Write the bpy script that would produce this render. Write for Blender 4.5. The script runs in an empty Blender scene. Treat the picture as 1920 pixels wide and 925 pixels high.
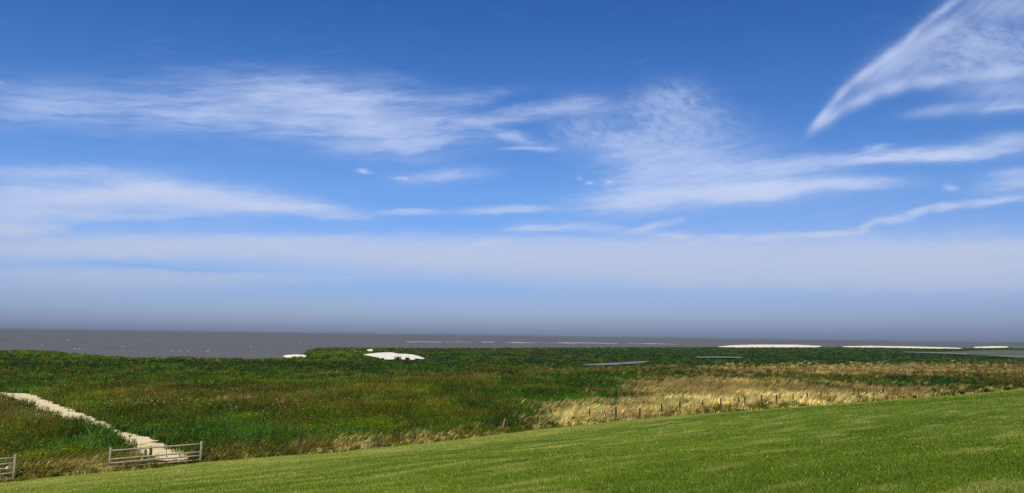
import bpy, math, random
import numpy as np

rng = np.random.default_rng(11)
random.seed(5)
scene = bpy.context.scene
col = scene.collection
PI = math.pi
rad = math.radians

# ------------------------------------------------------------------ camera
F = 1507.0                      # focal length in photo pixels (photo 1920 wide)
EYE = 6.9                       # eye height above the salt marsh
PITCH = math.atan(167.3 / F)
ROLL = math.atan(0.0135)
fw = np.array([0, math.cos(PITCH), math.sin(PITCH)])
up0 = np.array([0, -math.sin(PITCH), math.cos(PITCH)])
rt0 = np.array([1.0, 0, 0])
rt = math.cos(ROLL) * rt0 + math.sin(ROLL) * up0
up = math.cos(ROLL) * up0 - math.sin(ROLL) * rt0
CAM = np.array([0, 0, EYE])


def ray(px, py):
    d = fw + (px - 960) / F * rt - (py - 462.5) / F * up
    return d


def ground(px, py, z=0.0):
    d = ray(px, py)
    k = (z - EYE) / d[2]
    p = CAM + d * k
    return np.array([p[0], p[1], z])


def at_range(px, py, y):
    d = ray(px, py)
    return CAM + d * (y / d[1])


def project(P):
    d = P - CAM
    w = d @ fw
    return 960 + F * (d @ rt) / w, 462.5 - F * (d @ up) / w


def azel(px, py):
    d = ray(px, py)
    return math.atan2(d[0], d[1]), math.atan2(d[2], math.hypot(d[0], d[1]))


from mathutils import Matrix, Vector
cam_data = bpy.data.cameras.new('camera')
cam = bpy.data.objects.new('camera', cam_data)
col.objects.link(cam)
cam_data.sensor_width = 36
cam_data.lens = F / 1920 * 36
cam_data.clip_start = 0.1
cam_data.clip_end = 120000
cam.matrix_world = Matrix(((rt[0], up[0], -fw[0], 0), (rt[1], up[1], -fw[1], 0), (rt[2], up[2], -fw[2], EYE), (0, 0, 0, 1)))
scene.camera = cam


# ------------------------------------------------------------------ noise in numpy
def _hash(ix, iy, seed):
    h = (ix.astype(np.int64) * 374761393 + iy.astype(np.int64) * 668265263 + seed * 1442695041) & 0xFFFFFFFF
    h = ((h ^ (h >> 13)) * 1274126177) & 0xFFFFFFFF
    h = h ^ (h >> 16)
    return (h & 0xFFFFFF) / float(0xFFFFFF)


def vnoise(x, y, seed=0):
    x = np.asarray(x, float); y = np.asarray(y, float)
    ix = np.floor(x); iy = np.floor(y)
    fx = x - ix; fy = y - iy
    fx = fx * fx * (3 - 2 * fx); fy = fy * fy * (3 - 2 * fy)
    a = _hash(ix, iy, seed); b = _hash(ix + 1, iy, seed)
    c = _hash(ix, iy + 1, seed); d = _hash(ix + 1, iy + 1, seed)
    return (a * (1 - fx) + b * fx) * (1 - fy) + (c * (1 - fx) + d * fx) * fy


def fbm(x, y, seed=0, n=4):
    s = 0; a = 0.5; t = 0
    for i in range(n):
        s = s + a * vnoise(x * 2 ** i + 17.3 * i, y * 2 ** i - 9.1 * i, seed + i); t += a; a *= 0.5
    return s / t


# ------------------------------------------------------------------ object helpers
def put(name, mesh, mat=None, parent=None):
    o = bpy.data.objects.new(name, mesh)
    col.objects.link(o)
    if mat: mesh.materials.append(mat)
    if parent: o.parent = parent
    return o


def tag(o, label=None, cat=None, group=None, kind=None):
    if label: o['label'] = label
    if cat: o['category'] = cat
    if group: o['group'] = group
    if kind: o['kind'] = kind
    return o


def empty(name, loc, label, cat, group=None):
    o = bpy.data.objects.new(name, None)
    o.empty_display_size = 0.2
    col.objects.link(o); o.location = Vector(loc)
    return tag(o, label, cat, group)


def np_mesh(name, V, loops, sizes, colr=None, smooth=False):
    me = bpy.data.meshes.new(name)
    V = np.ascontiguousarray(V, dtype=np.float32)
    loops = np.ascontiguousarray(loops, dtype=np.int32).ravel()
    sizes = np.ascontiguousarray(sizes, dtype=np.int32)
    me.vertices.add(len(V)); me.vertices.foreach_set('co', V.ravel())
    me.loops.add(len(loops)); me.loops.foreach_set('vertex_index', loops)
    me.polygons.add(len(sizes))
    st = np.concatenate(([0], np.cumsum(sizes)[:-1])).astype(np.int32)
    me.polygons.foreach_set('loop_start', st)
    if smooth:
        me.polygons.foreach_set('use_smooth', np.ones(len(sizes), dtype=bool))
    me.update(calc_edges=True)
    if colr is not None:
        at = me.attributes.new('Col', 'FLOAT_COLOR', 'POINT')
        c4 = np.ones((len(V), 4), dtype=np.float32); c4[:, :3] = colr
        at.data.foreach_set('color', c4.ravel())
    return me


class MB:
    """collects tubes and boxes into one mesh"""
    def __init__(s): s.v = []; s.f = []

    def tube(s, pts, radii, n=10, cap=True):
        pts = [Vector(p) for p in pts]
        if not hasattr(radii, '__len__'): radii = [radii] * len(pts)
        b0 = len(s.v)
        for i, p in enumerate(pts):
            t = (pts[min(i + 1, len(pts) - 1)] - pts[max(i - 1, 0)]).normalized()
            a = t.cross(Vector((0, 0, 1)))
            if a.length < 0.05: a = t.cross(Vector((0, 1, 0)))
            a.normalize(); b = t.cross(a)
            for k in range(n):
                q = p + (a * math.cos(2 * PI * k / n) + b * math.sin(2 * PI * k / n)) * radii[i]
                s.v.append(q)
        for i in range(len(pts) - 1):
            for k in range(n):
                s.f.append((b0 + i * n + k, b0 + i * n + (k + 1) % n, b0 + (i + 1) * n + (k + 1) % n, b0 + (i + 1) * n + k))
        if cap:
            s.f.append(tuple(b0 + k for k in range(n))[::-1])
            s.f.append(tuple(b0 + (len(pts) - 1) * n + k for k in range(n)))
        return s

    def build(s, name, mat, parent=None, smooth=False):
        me = bpy.data.meshes.new(name)
        me.from_pydata([tuple(v) for v in s.v], [], s.f)
        if smooth:
            for p in me.polygons: p.use_smooth = len(p.vertices) == 4
        me.update()
        return put(name, me, mat, parent)


# ------------------------------------------------------------------ materials
class N:
    """tiny node helper"""
    def __init__(s, tree): s.t = tree; s.n = tree.nodes; s.l = tree.links

    def node(s, typ, **kw):
        nd = s.n.new(typ)
        for k, v in kw.items(): setattr(nd, k, v)
        return nd

    def link(s, a, b): s.l.new(a, b)

    def set(s, sock, v):
        if hasattr(v, 'is_output') or isinstance(v, bpy.types.NodeSocket): s.l.new(v, sock)
        else: sock.default_value = v

    def math(s, op, a, b=None, c=None, clamp=False):
        nd = s.n.new('ShaderNodeMath'); nd.operation = op; nd.use_clamp = clamp
        for i, v in enumerate((a, b, c)):
            if v is not None: s.set(nd.inputs[i], v)
        return nd.outputs[0]

    def maprange(s, v, a, b, c, d, smooth=False, clamp=True):
        nd = s.n.new('ShaderNodeMapRange'); nd.clamp = clamp
        if smooth: nd.interpolation_type = 'SMOOTHSTEP'
        s.set(nd.inputs['Value'], v)
        for k, x in zip(('From Min', 'From Max', 'To Min', 'To Max'), (a, b, c, d)): nd.inputs[k].default_value = x
        return nd.outputs['Result']

    def noise(s, vec, scale, detail=4, rough=0.55, dist=0.0, dims='3D'):
        nd = s.n.new('ShaderNodeTexNoise'); nd.noise_dimensions = dims
        s.link(vec, nd.inputs['Vector'])
        nd.inputs['Scale'].default_value = scale; nd.inputs['Detail'].default_value = detail
        nd.inputs['Roughness'].default_value = rough; nd.inputs['Distortion'].default_value = dist
        return nd

    def mapping(s, vec, loc=(0, 0, 0), rot=(0, 0, 0), scale=(1, 1, 1), typ='POINT'):
        nd = s.n.new('ShaderNodeMapping'); nd.vector_type = typ
        s.link(vec, nd.inputs['Vector'])
        nd.inputs['Location'].default_value = loc; nd.inputs['Rotation'].default_value = rot; nd.inputs['Scale'].default_value = scale
        return nd.outputs[0]

    def mix(s, fac, a, b):
        nd = s.n.new('ShaderNodeMix'); nd.data_type = 'RGBA'
        s.set(nd.inputs['Factor'], fac)
        for k, v in ((6, a), (7, b)):
            if isinstance(v, (tuple, list)): nd.inputs[k].default_value = (*v[:3], 1)
            else: s.link(v, nd.inputs[k])
        return nd.outputs[2]

    def ramp(s, fac, stops):
        nd = s.n.new('ShaderNodeValToRGB'); cr = nd.color_ramp
        while len(cr.elements) < len(stops): cr.elements.new(0.5)
        for e, (p, c) in zip(cr.elements, stops):
            e.position = p; e.color = (*c, 1)
        s.link(fac, nd.inputs[0])
        return nd.outputs[0]


def new_mat(name):
    m = bpy.data.materials.new(name); m.use_nodes = True
    t = N(m.node_tree)
    b = [x for x in t.n if x.type == 'BSDF_PRINCIPLED'][0]
    o = [x for x in t.n if x.type == 'OUTPUT_MATERIAL'][0]
    return m, t, b, o


def leaf_mat(name, trans=0.3, rough=0.55, spec=0.05):
    m, t, b, o = new_mat(name)
    a = t.node('ShaderNodeAttribute', attribute_name='Col')
    t.link(a.outputs['Color'], b.inputs['Base Color'])
    b.inputs['Roughness'].default_value = rough
    b.inputs['Specular IOR Level'].default_value = spec
    tr = t.node('ShaderNodeBsdfTranslucent')
    t.link(a.outputs['Color'], tr.inputs['Color'])
    mx = t.node('ShaderNodeMixShader'); mx.inputs[0].default_value = trans
    t.link(b.outputs[0], mx.inputs[1]); t.link(tr.outputs[0], mx.inputs[2])
    t.link(mx.outputs[0], o.inputs[0])
    return m


def wood_mat(name, c1, c2):
    m, t, b, o = new_mat(name)
    tc = t.node('ShaderNodeTexCoord')
    v = t.mapping(tc.outputs['Object'], scale=(14, 14, 14))
    n = t.noise(v, 1.0, 6, 0.65)
    w = t.noise(t.mapping(tc.outputs['Object'], scale=(60, 60, 5)), 1.0, 3)
    f = t.math('MULTIPLY_ADD', n.outputs[0], 0.7, t.math('MULTIPLY', w.outputs[0], 0.4))
    t.link(t.mix(t.maprange(f, 0.35, 0.75, 0, 1), c1, c2), b.inputs['Base Color'])
    b.inputs['Roughness'].default_value = 0.9
    b.inputs['Specular IOR Level'].default_value = 0.03
    bp = t.node('ShaderNodeBump'); bp.inputs['Strength'].default_value = 0.4; bp.inputs['Distance'].default_value = 0.01
    t.link(w.outputs[0], bp.inputs['Height']); t.link(bp.outputs[0], b.inputs['Normal'])
    return m


M_pale_wood = wood_mat('weathered_wood', (0.12, 0.09, 0.06), (0.42, 0.34, 0.24))
M_dark_wood = wood_mat('dark_wood', (0.025, 0.02, 0.016), (0.09, 0.07, 0.055))
M_brown_wood = wood_mat('brown_wood', (0.022, 0.016, 0.010), (0.085, 0.060, 0.036))
M_white = wood_mat('white_rope', (0.6, 0.6, 0.58), (0.8, 0.8, 0.78))
M_leaf = leaf_mat('green_leaf', 0.35, 0.6, 0.06)
M_dry = leaf_mat('dry_leaf', 0.35, 0.7, 0.05)
M_lawn = leaf_mat('lawn_leaf', 0.35, 0.7, 0.03)
M_flower = leaf_mat('flower', 0.3, 0.8, 0.03)

# ------------------------------------------------------------------ dike foot line (edge of the mown slope) in world
foot_px = [(0, 905), (100, 895), (200, 886), (300, 876), (380, 867), (480, 859), (610, 850), (720, 838), (800, 831), (900, 819), (1000, 807),
           (1100, 796), (1230, 783), (1350, 774), (1450, 767), (1560, 758), (1650, 752), (1750, 744), (1850, 736), (1920, 729)]
foot = np.array([ground(x, y, 0.0)[:2] for x, y in foot_px])
T = foot[-1] - foot[0]; T = T / np.linalg.norm(T)
NV = np.array([T[1], -T[0]])                    # towards the camera side
if (np.array([0, 0]) - foot[5]) @ NV < 0: NV = -NV
ft = foot @ T; fn = foot @ NV
# smooth the line a little and extend it
s0 = (fn[3] - fn[0]) / (ft[3] - ft[0]); s1 = (fn[-1] - fn[-4]) / (ft[-1] - ft[-4])
ft = np.concatenate(([ft[0] - 200], ft, [ft[-1] + 600]))
fn = np.concatenate(([fn[0] - 200 * s0 * 0.3], fn, [fn[-1] + 600 * s1 * 0.3]))
CREST_D = float((-np.interp(0, ft, fn)))        # camera distance from the foot
SLOPE = (EYE - 1.62) / (CREST_D - 1.5)


def foot_n(t): return np.interp(t, ft, fn)


def dike_d(x, y):
    t = x * T[0] + y * T[1]
    return x * NV[0] + y * NV[1] - foot_n(t)


def dike_h(d):
    top = (CREST_D + 0.5)
    h = np.where(d < 0, d * 0.4, SLOPE * np.maximum(d, 0) * (1 - 0.18 * np.exp(-np.maximum(d, 0) / 4)))
    h = np.minimum(h, SLOPE * top)
    h = np.where(d > top + 4, np.maximum(SLOPE * top - (d - top - 4) * 0.33, 0.0), h)
    return h


# ------------------------------------------------------------------ coast line (polar)
coast_px = [(-60, 655), (0, 656), (60, 655), (130, 660), (200, 665), (270, 668), (330, 667), (400, 669), (470, 670), (535, 669.5), (560, 664), (578, 656), (600, 652),
            (680, 652), (760, 651), (900, 651), (1100, 650.5), (1300, 650), (1400, 650), (1500, 650), (1600, 650.5), (1700, 651.5), (1850, 652), (1990, 653)]
cp = np.array([ground(x, y, 0.55)[:2] for x, y in coast_px])
c_az = np.arctan2(cp[:, 0], cp[:, 1]); c_r = np.hypot(cp[:, 0], cp[:, 1])
c_az = np.concatenate(([-1.6, -0.8], c_az, [0.8, 1.3])); c_r = np.concatenate(([260, 260], c_r, [1300, 3000]))


def coast_r(az): return np.interp(az, c_az, c_r)


SEA_Z = -0.9


def marsh_h(x, y):
    r = np.hypot(x, y); az = np.arctan2(x, y)
    h = 0.30 * (fbm(x / 14, y / 14, 3, 3) - 0.5) + 0.12 * (fbm(x / 3, y / 3, 9, 2) - 0.5)
    h = h * np.clip(-dike_d(x, y) / 6, 0.1, 1)
    # low grassy dune behind the white shell bank
    mx, my = ground(640, 656, 0.6)[:2]
    dr = np.abs((r - math.hypot(mx, my)) / 60); da = np.abs((az - math.atan2(mx, my)) / 0.045)
    h = h + 0.7 * np.exp(-dr ** 2 - da ** 2)
    lx, ly = ground(40, 658, 0.6)[:2]
    dr = np.abs((r - math.hypot(lx, ly)) / 14); da = np.abs((az - math.atan2(lx, ly)) / 0.06)
    h = h + 0.35 * np.exp(-dr ** 2 - da ** 2)
    front = np.abs(az) < 1.55
    k = np.where(front, (r - coast_r(az)) / np.maximum(12, 0.05 * coast_r(az)), -1)
    h = h - 3.0 * np.clip(k, 0, 1)
    return h


# ------------------------------------------------------------------ vegetation cover: which plants stand where
CL = ['dark', 'green', 'lush', 'olive', 'brown', 'tan', 'straw', 'reed', 'lime']
#            albedo               spread height  width lean  leafiness
CLASS = {'dark': ((0.018, 0.049, 0.011), 0.40, 0.45, 0.030, 0.25),
         'green': ((0.066, 0.124, 0.007), 0.45, 0.55, 0.020, 0.30),
         'lush': ((0.029, 0.082, 0.004), 0.42, 0.55, 0.035, 0.25),
         'olive': ((0.120, 0.106, 0.009), 0.45, 0.65, 0.011, 0.35),
         'brown': ((0.190, 0.128, 0.040), 0.42, 0.70, 0.010, 0.40),
         'tan': ((0.340, 0.242, 0.078), 0.22, 0.75, 0.010, 0.60),
         'straw': ((0.560, 0.450, 0.155), 0.32, 0.75, 0.010, 0.85),
         'reed': ((0.050, 0.112, 0.010), 0.45, 0.95, 0.026, 0.50),
         'lime': ((0.140, 0.190, 0.006), 0.32, 0.55, 0.018, 0.35)}
BLOB = [('dark', 300, 683, 700, 13, 1.6), ('dark', 1150, 668, 500, 14, 2.0), ('dark', 1700, 668, 400, 9, 2.2),
        ('lime', 60, 659, 150, 4, 1.6), ('olive', 60, 660, 130, 3, 1.0), ('lime', 330, 669, 230, 4, 1.6), ('lime', 630, 662, 80, 5, 1.6), ('olive', 640, 656, 60, 3, 1.2), ('dark', 590, 654, 30, 3, 2), ('olive', 960, 657, 60, 3, .5),
        ('olive', 90, 693, 110, 6, 0.7), ('green', 220, 712, 260, 10, 1.2), ('olive', 330, 742, 260, 17, 1.5), ('brown', 110, 733, 30, 5, 1.2),
        ('brown', 250, 733, 60, 6, .8), ('green', 130, 752, 70, 12, 1.2),
        ('green', 200, 785, 150, 20, 1.6), ('brown', 25, 768, 75, 16, 2.6), ('olive', 60, 800, 110, 16, 1.0), ('green', 70, 830, 90, 16, 1.4),
        ('olive', 90, 855, 90, 12, 1.0), ('straw', 150, 876, 90, 9, 1.2), ('olive', 130, 870, 120, 14, 1.6),
        ('reed', 188, 822, 26, 14, 1.8), ('reed', 410, 816, 70, 20, 2.6), ('dark', 350, 805, 60, 18, 1.6), ('reed', 520, 828, 40, 12, 1.0), ('dark', 215, 835, 40, 20, 1.8), ('dark', 165, 812, 60, 20, 1.4),
        ('olive', 620, 752, 220, 22, 1.5), ('brown', 480, 745, 120, 12, 0.9), ('olive', 850, 718, 130, 14, 1.4), ('brown', 830, 702, 120, 6, 0.7), ('brown', 640, 700, 60, 3, .9),
        ('green', 640, 785, 260, 24, 1.4), ('lime', 735, 800, 45, 14, 2.2), ('olive', 880, 775, 90, 25, 1.5), ('green', 500, 705, 120, 8, 1.0),
        ('lush', 1000, 730, 140, 17, 3.6), ('lush', 965, 775, 60, 22, 3.4), ('lush', 1090, 745, 100, 14, 2.0), ('lush', 1180, 703, 120, 6, 2.6), ('lush', 830, 690, 200, 6, 1.2),
        ('brown', 1090, 692, 130, 3.5, 1.6), ('olive', 1090, 693, 160, 5, .8), ('tan', 1290, 728, 95, 16, 3.0), ('tan', 1450, 732, 170, 13, 3.8), ('brown', 1350, 705, 110, 7, 1.4),
        ('straw', 1420, 750, 180, 8, 4.0), ('olive', 1420, 764, 160, 6, 2.5), ('straw', 1130, 774, 70, 11, 3.0), ('straw', 1040, 780, 50, 10, 1.2), ('olive', 1060, 790, 60, 8, 1.2), ('straw', 1260, 762, 90, 11, 3.0), ('tan', 1200, 770, 120, 14, 1.6), ('straw', 1590, 736, 40, 7, 2.5), ('straw', 1720, 739, 120, 4, 2.0),
        ('tan', 1150, 757, 70, 8, 1.6), ('tan', 1620, 733, 110, 9, 3.0), ('tan', 1720, 690, 260, 6, 4.2), ('tan', 1560, 691, 150, 6, 3.4), ('brown', 1880, 692, 110, 12, 2.6), ('brown', 1700, 697, 160, 4, 2.0),
        ('dark', 1740, 711, 160, 6, 5.0), ('lush', 1700, 716, 140, 5, 2.0), ('olive', 1560, 709, 110, 6, 2.6), ('dark', 1440, 699, 50, 4, 3.0), ('olive', 1880, 714, 70, 6, 2.5), ('dark', 1290, 730, 22, 5, 1.5)]


def class_weights(x, y):
    P = np.stack([x, y, np.full_like(x, 0.35)], 1)
    px, py = project(P)
    r = np.hypot(x, y)
    j = (fbm(x / 5.0, y / 5.0, 21, 3) - 0.5); j2 = (fbm(x / 5.0 + 40, y / 5.0, 27, 3) - 0.5)
    sc = np.clip(60.0 / r, 0.15, 1.4)
    qx = px + 110 * j * sc; qy = py + 38 * j2 * sc
    W = np.zeros((len(x), len(CL)))
    W[:, 0] = 0.5; W[:, 1] = 0.6; W[:, 3] = 0.12
    for c, cx, cy, rx, ry, w in BLOB:
        W[:, CL.index(c)] += w * np.exp(-((qx - cx) / rx) ** 2 - ((qy - cy) / ry) ** 2)
    d = -dike_d(x, y)
    edge = np.exp(-(d / 1.7) ** 2)
    W[:, 6] += 0.8 * edge; W[:, 3] += 1.4 * edge; W[:, 4] += .35 * edge; W[:, 5] += .4 * edge; W[:, 1] += .3 * edge
    # natural mottling
    for i in range(len(CL)):
        W[:, i] *= np.clip(0.25 + 2.6 * (fbm(x / 4.0 + i * 31, y / 4.0, 50 + i, 4) - 0.28), 0.02, 3) ** 1.5
    return W / W.sum(1, keepdims=True), px, py


# ------------------------------------------------------------------ ground sheets
def cover_color(x, y):
    W, _, _ = class_weights(x, y)
    C = np.array([CLASS[c][0] for c in CL])
    return (W @ C)


az_f = np.arange(-42, 42.01, 0.12); az_b = np.arange(46, 317, 4.0)
AZ = np.radians(np.concatenate((az_f, az_b)))
RR = np.concatenate((np.geomspace(2, 1600, 240), np.geomspace(1750, 9000, 12)))
A2, R2 = np.meshgrid(AZ, RR)
X = (R2 * np.sin(A2)).ravel(); Y = (R2 * np.cos(A2)).ravel()
Aw = np.arctan2(X, Y)
Z = marsh_h(X, Y) - np.where(dike_d(X, Y) > 0.3, 0.12, 0)
na, nr = len(AZ), len(RR)
idx = np.arange(na * nr).reshape(nr, na)
nx = np.roll(idx, -1, axis=1)
q = np.stack([idx[:-1], nx[:-1], nx[1:], idx[1:]], -1).reshape(-1, 4)
cc = cover_color(X, Y) * 0.75
ci = len(X)
V = np.concatenate((np.stack([X, Y, Z], 1), [[0, 0, -0.12]])); cc = np.concatenate((cc, cc[:1]))
tri = np.stack([np.full(na, ci), nx[0], idx[0]], 1)
loops = np.concatenate((q.ravel()[::1], tri.ravel())); sizes = np.concatenate((np.full(len(q), 4), np.full(len(tri), 3)))
me = np_mesh('ground', V, loops, sizes, cc, True)
m, t, b, o = new_mat('marsh_soil')
a = t.node('ShaderNodeAttribute', attribute_name='Col')
tc = t.node('ShaderNodeTexCoord')
n1 = t.noise(tc.outputs['Object'], 1.7, 6, 0.7); n2 = t.noise(tc.outputs['Object'], 0.15, 4, 0.6)
f = t.math('MULTIPLY', t.maprange(n1.outputs[0], 0.3, 0.7, 0.45, 1.45), t.maprange(n2.outputs[0], 0.3, 0.7, 0.75, 1.2))
vm = t.node('ShaderNodeVectorMath', operation='SCALE'); t.link(a.outputs['Color'], vm.inputs[0]); t.link(f, vm.inputs['Scale'])
t.link(vm.outputs[0], b.inputs['Base Color']); b.inputs['Roughness'].default_value = 0.95; b.inputs['Specular IOR Level'].default_value = 0.1
bp = t.node('ShaderNodeBump'); bp.inputs['Strength'].default_value = 1.0; bp.inputs['Distance'].default_value = 0.35
t.link(n1.outputs[0], bp.inputs['Height']); t.link(bp.outputs[0], b.inputs['Normal'])
tag(put('ground', me, m), kind='structure')


def lawn_color(x, y, d):
    """mown dike grass: yellower swath by the edge, mowing rows along the dike, dry flecks"""
    t_ = x * T[0] + y * T[1]
    n_a = fbm(t_ / 9, d / 2.2, 71, 4); n_b = fbm(t_ / 2.0, d / 0.55, 77, 4); n_c = fbm(t_ / 30, d / 9, 83, 3)
    dd = d + 1.6 * (n_a - 0.5)
    lightband = 1 / (1 + np.exp((dd - 6.0 - 12 * np.clip((45 - t_) / 60, 0, 1)) / (0.7 + 2.2 * np.clip((45 - t_) / 60, 0, 1))))
    g_d = np.array([0.094, 0.158, 0.007]); g_m = np.array([0.168, 0.236, 0.016]); g_l = np.array([0.295, 0.325, 0.050]); dry = np.array([0.46, 0.42, 0.11])
    n_d = fbm(x / 1.1, y / 1.1, 87, 3)
    k = np.clip((n_a * 0.55 + n_c * 0.55 + n_d * 0.5 - 0.58) / 0.42, 0, 1)[:, None]
    c = g_d * (1 - k) + g_m * k
    lb = (lightband * (0.25 + 1.0 * n_b))[:, None].clip(0, 1)
    c = c * (1 - lb) + g_l * lb
    s = np.clip((n_b - 0.585) / 0.14, 0, 1) * np.clip(0.32 + 1.0 * (n_c - 0.4) + 0.3 * lightband, 0.04, 0.6)
    row = np.exp(-((dd - 5.4) / 0.35) ** 2) * 0.55 + np.exp(-((dd - 7.3) / 0.2) ** 2) * 0.35 + np.exp(-((dd - 2.6) / 0.25) ** 2) * 0.25 + np.exp(-((dd - 13.) / 0.3) ** 2) * 0.05
    s = np.clip(s + row * np.clip((vnoise(t_ / 7, d * 0.3, 91) - 0.35) * 2.2, 0, 1), 0, 0.85)[:, None]
    return c * (1 - s) + dry * s


# dike sheet in along/across coordinates
tt = np.concatenate((np.linspace(-260, -80, 40), np.arange(-79, 220, 0.7), np.linspace(224, 700, 60)))
ddv = np.concatenate(([-0.6, -0.2, 0], np.arange(0.35, CREST_D + 8, 0.4), np.linspace(CREST_D + 9, CREST_D + 24, 8)))
TT, DD = np.meshgrid(tt, ddv)
NN = foot_n(TT) + DD
X = (TT * T[0] + NN * NV[0]).ravel(); Y = (TT * T[1] + NN * NV[1]).ravel(); D1 = DD.ravel()


def lawn_bump(x, y): return 0.07 * (fbm(x / 2.5, y / 2.5, 33, 3) - 0.5)


Z = dike_h(D1) + lawn_bump(X, Y) * np.clip(D1, 0, 1)
idx = np.arange(len(X)).reshape(TT.shape)
q = np.stack([idx[:-1, :-1], idx[1:, :-1], idx[1:, 1:], idx[:-1, 1:]], -1).reshape(-1, 4)
lc = lawn_color(X, Y, D1)
me = np_mesh('dike', np.stack([X, Y, Z], 1), q.ravel(), np.full(len(q), 4), lc * 0.8, True)
m, t, b, o = new_mat('mown_turf')
a = t.node('ShaderNodeAttribute', attribute_name='Col'); tc = t.node('ShaderNodeTexCoord')
n1 = t.noise(tc.outputs['Object'], 9, 6, 0.75); n2 = t.noise(tc.outputs['Object'], 1.1, 5, 0.65)
f = t.math('MULTIPLY', t.maprange(n1.outputs[0], 0.3, 0.7, 0.5, 1.5), t.maprange(n2.outputs[0], 0.3, 0.7, 0.75, 1.25))
vm = t.node('ShaderNodeVectorMath', operation='SCALE'); t.link(a.outputs['Color'], vm.inputs[0]); t.link(f, vm.inputs['Scale'])
t.link(vm.outputs[0], b.inputs['Base Color']); b.inputs['Roughness'].default_value = 0.95; b.inputs['Specular IOR Level'].default_value = 0.1
bp = t.node('ShaderNodeBump'); bp.inputs['Strength'].default_value = 0.9; bp.inputs['Distance'].default_value = 0.05
t.link(n1.outputs[0], bp.inputs['Height']); t.link(bp.outputs[0], b.inputs['Normal'])
tag(put('dike', me, m), kind='structure')

# ------------------------------------------------------------------ sea
nA = 128
RS = np.geomspace(60, 60000, 60)
A2, R2 = np.meshgrid(np.linspace(-1.75, 1.75, nA), RS)
X = (R2 * np.sin(A2)).ravel(); Y = (R2 * np.cos(A2)).ravel()
idx = np.arange(len(X)).reshape(A2.shape)
q = np.stack([idx[:-1, :-1], idx[:-1, 1:], idx[1:, 1:], idx[1:, :-1]], -1).reshape(-1, 4)
me = np_mesh('sea', np.stack([X, Y, np.full_like(X, SEA_Z)], 1), q.ravel(), np.full(len(q), 4), None, True)
m, t, b, o = new_mat('sea_water')
tc = t.node('ShaderNodeTexCoord')
n1 = t.noise(t.mapping(tc.outputs['Object'], rot=(0, 0, 0.15), scale=(0.04, 0.10, 0.1)), 1.0, 7, 0.7)
n2 = t.noise(t.mapping(tc.outputs['Object'], scale=(0.0016, 0.006, 0.01)), 1.0, 4, 0.6)
f = t.math('ADD', t.math('MULTIPLY', n1.outputs[0], 0.6), t.math('MULTIPLY', n2.outputs[0], 0.5))
t.link(t.mix(t.maprange(f, 0.4, 0.7, 0, 1), (0.088, 0.080, 0.066), (0.118, 0.108, 0.090)), b.inputs['Base Color'])
b.inputs['Roughness'].default_value = 0.5; b.inputs['Specular IOR Level'].default_value = 0.09; b.inputs['IOR'].default_value = 1.33
bp = t.node('ShaderNodeBump'); bp.inputs['Strength'].default_value = 1.0; bp.inputs['Distance'].default_value = 0.12
t.link(n1.outputs[0], bp.inputs['Height']); t.link(bp.outputs[0], b.inputs['Normal'])
tag(put('sea', me, m), kind='structure')

# foam: long broken breaker line over a sandbar, and single whitecaps
fv = []; ff = []


def foam(x, y, L, Wd, h, ang=0.0):
    n = 9; b0 = len(fv)
    for i in range(n):
        s_ = i / (n - 1) * 2 - 1; w = Wd * math.sqrt(max(0.02, 1 - s_ * s_)) * random.uniform(0.5, 1.2)
        hh = h * math.sqrt(max(0.02, 1 - s_ * s_)) * random.uniform(0.5, 1.3)
        wx = x + s_ * L * math.cos(ang); wy = y + s_ * L * math.sin(ang) + random.uniform(-.3, .3) * Wd
        for k, (oy, oz) in enumerate(((-1, 0), (-0.3, 1), (0.4, 0.8), (1, 0))):
            fv.append((wx, wy + oy * w, SEA_Z - 0.02 + oz * hh))
    for i in range(n - 1):
        for k in range(3):
            a_ = b0 + i * 4 + k
            ff.append((a_, a_ + 4, a_ + 5, a_ + 1))


for i in range(46):
    px = random.uniform(768, 1255)
    if 925 < px < 938 or 1015 < px < 1040 and random.random() < .7: continue
    base = 641.0 + (px - 768) * 0.0085
    p = ground(px, base + random.uniform(-0.7, 0.7), SEA_Z)
    foam(p[0], p[1], random.uniform(2, 8) * p[1] / 600, 5, 0.27 * random.uniform(.4, 1.2))
caps = [(33, 635), (55, 639), (101, 639), (127, 638), (179, 640), (149, 655), (157, 655), (140, 654), (366, 634), (385, 643), (321, 658), (337, 658), (353, 659), (388, 659), (392, 658), (278, 639), (545, 639), (561, 642), (640, 640), (828, 637),
        (505, 660), (552, 660), (246, 646), (430, 640), (470, 650), (300, 652), (230, 650), (500, 645), (700, 636), (1030, 634), (80, 648), (10, 645)]
for px, py in caps:
    p = ground(px, py, SEA_Z); foam(p[0], p[1], random.uniform(0.3, 0.9) * p[1] / 400, 0.6, 0.14 * random.uniform(.5, 1.3))
for i in range(40):
    p = ground(random.uniform(395, 440), random.uniform(666, 668.5), SEA_Z)
me = bpy.data.meshes.new('sea_foam'); me.from_pydata(fv, [], ff); me.update()
m, t, b, o = new_mat('foam'); b.inputs['Base Color'].default_value = (0.42, 0.41, 0.40, 1); b.inputs['Roughness'].default_value = 0.9
tag(put('sea_foam', me, m), 'white breakers and whitecaps on the brown sea', 'foam', kind='stuff')


# ------------------------------------------------------------------ flat patches: sand, pools, mud
def in_poly(x, y, poly):
    x = np.asarray(x); y = np.asarray(y); c = np.zeros(x.shape, bool)
    n = len(poly); j = n - 1
    for i in range(n):
        xi, yi = poly[i]; xj, yj = poly[j]
        with np.errstate(divide='ignore', invalid='ignore'):
            cond = ((yi > y) != (yj > y)) & (x < (xj - xi) * (y - yi) / (yj - yi + 1e-12) + xi)
        c ^= cond; j = i
    return c


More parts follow.
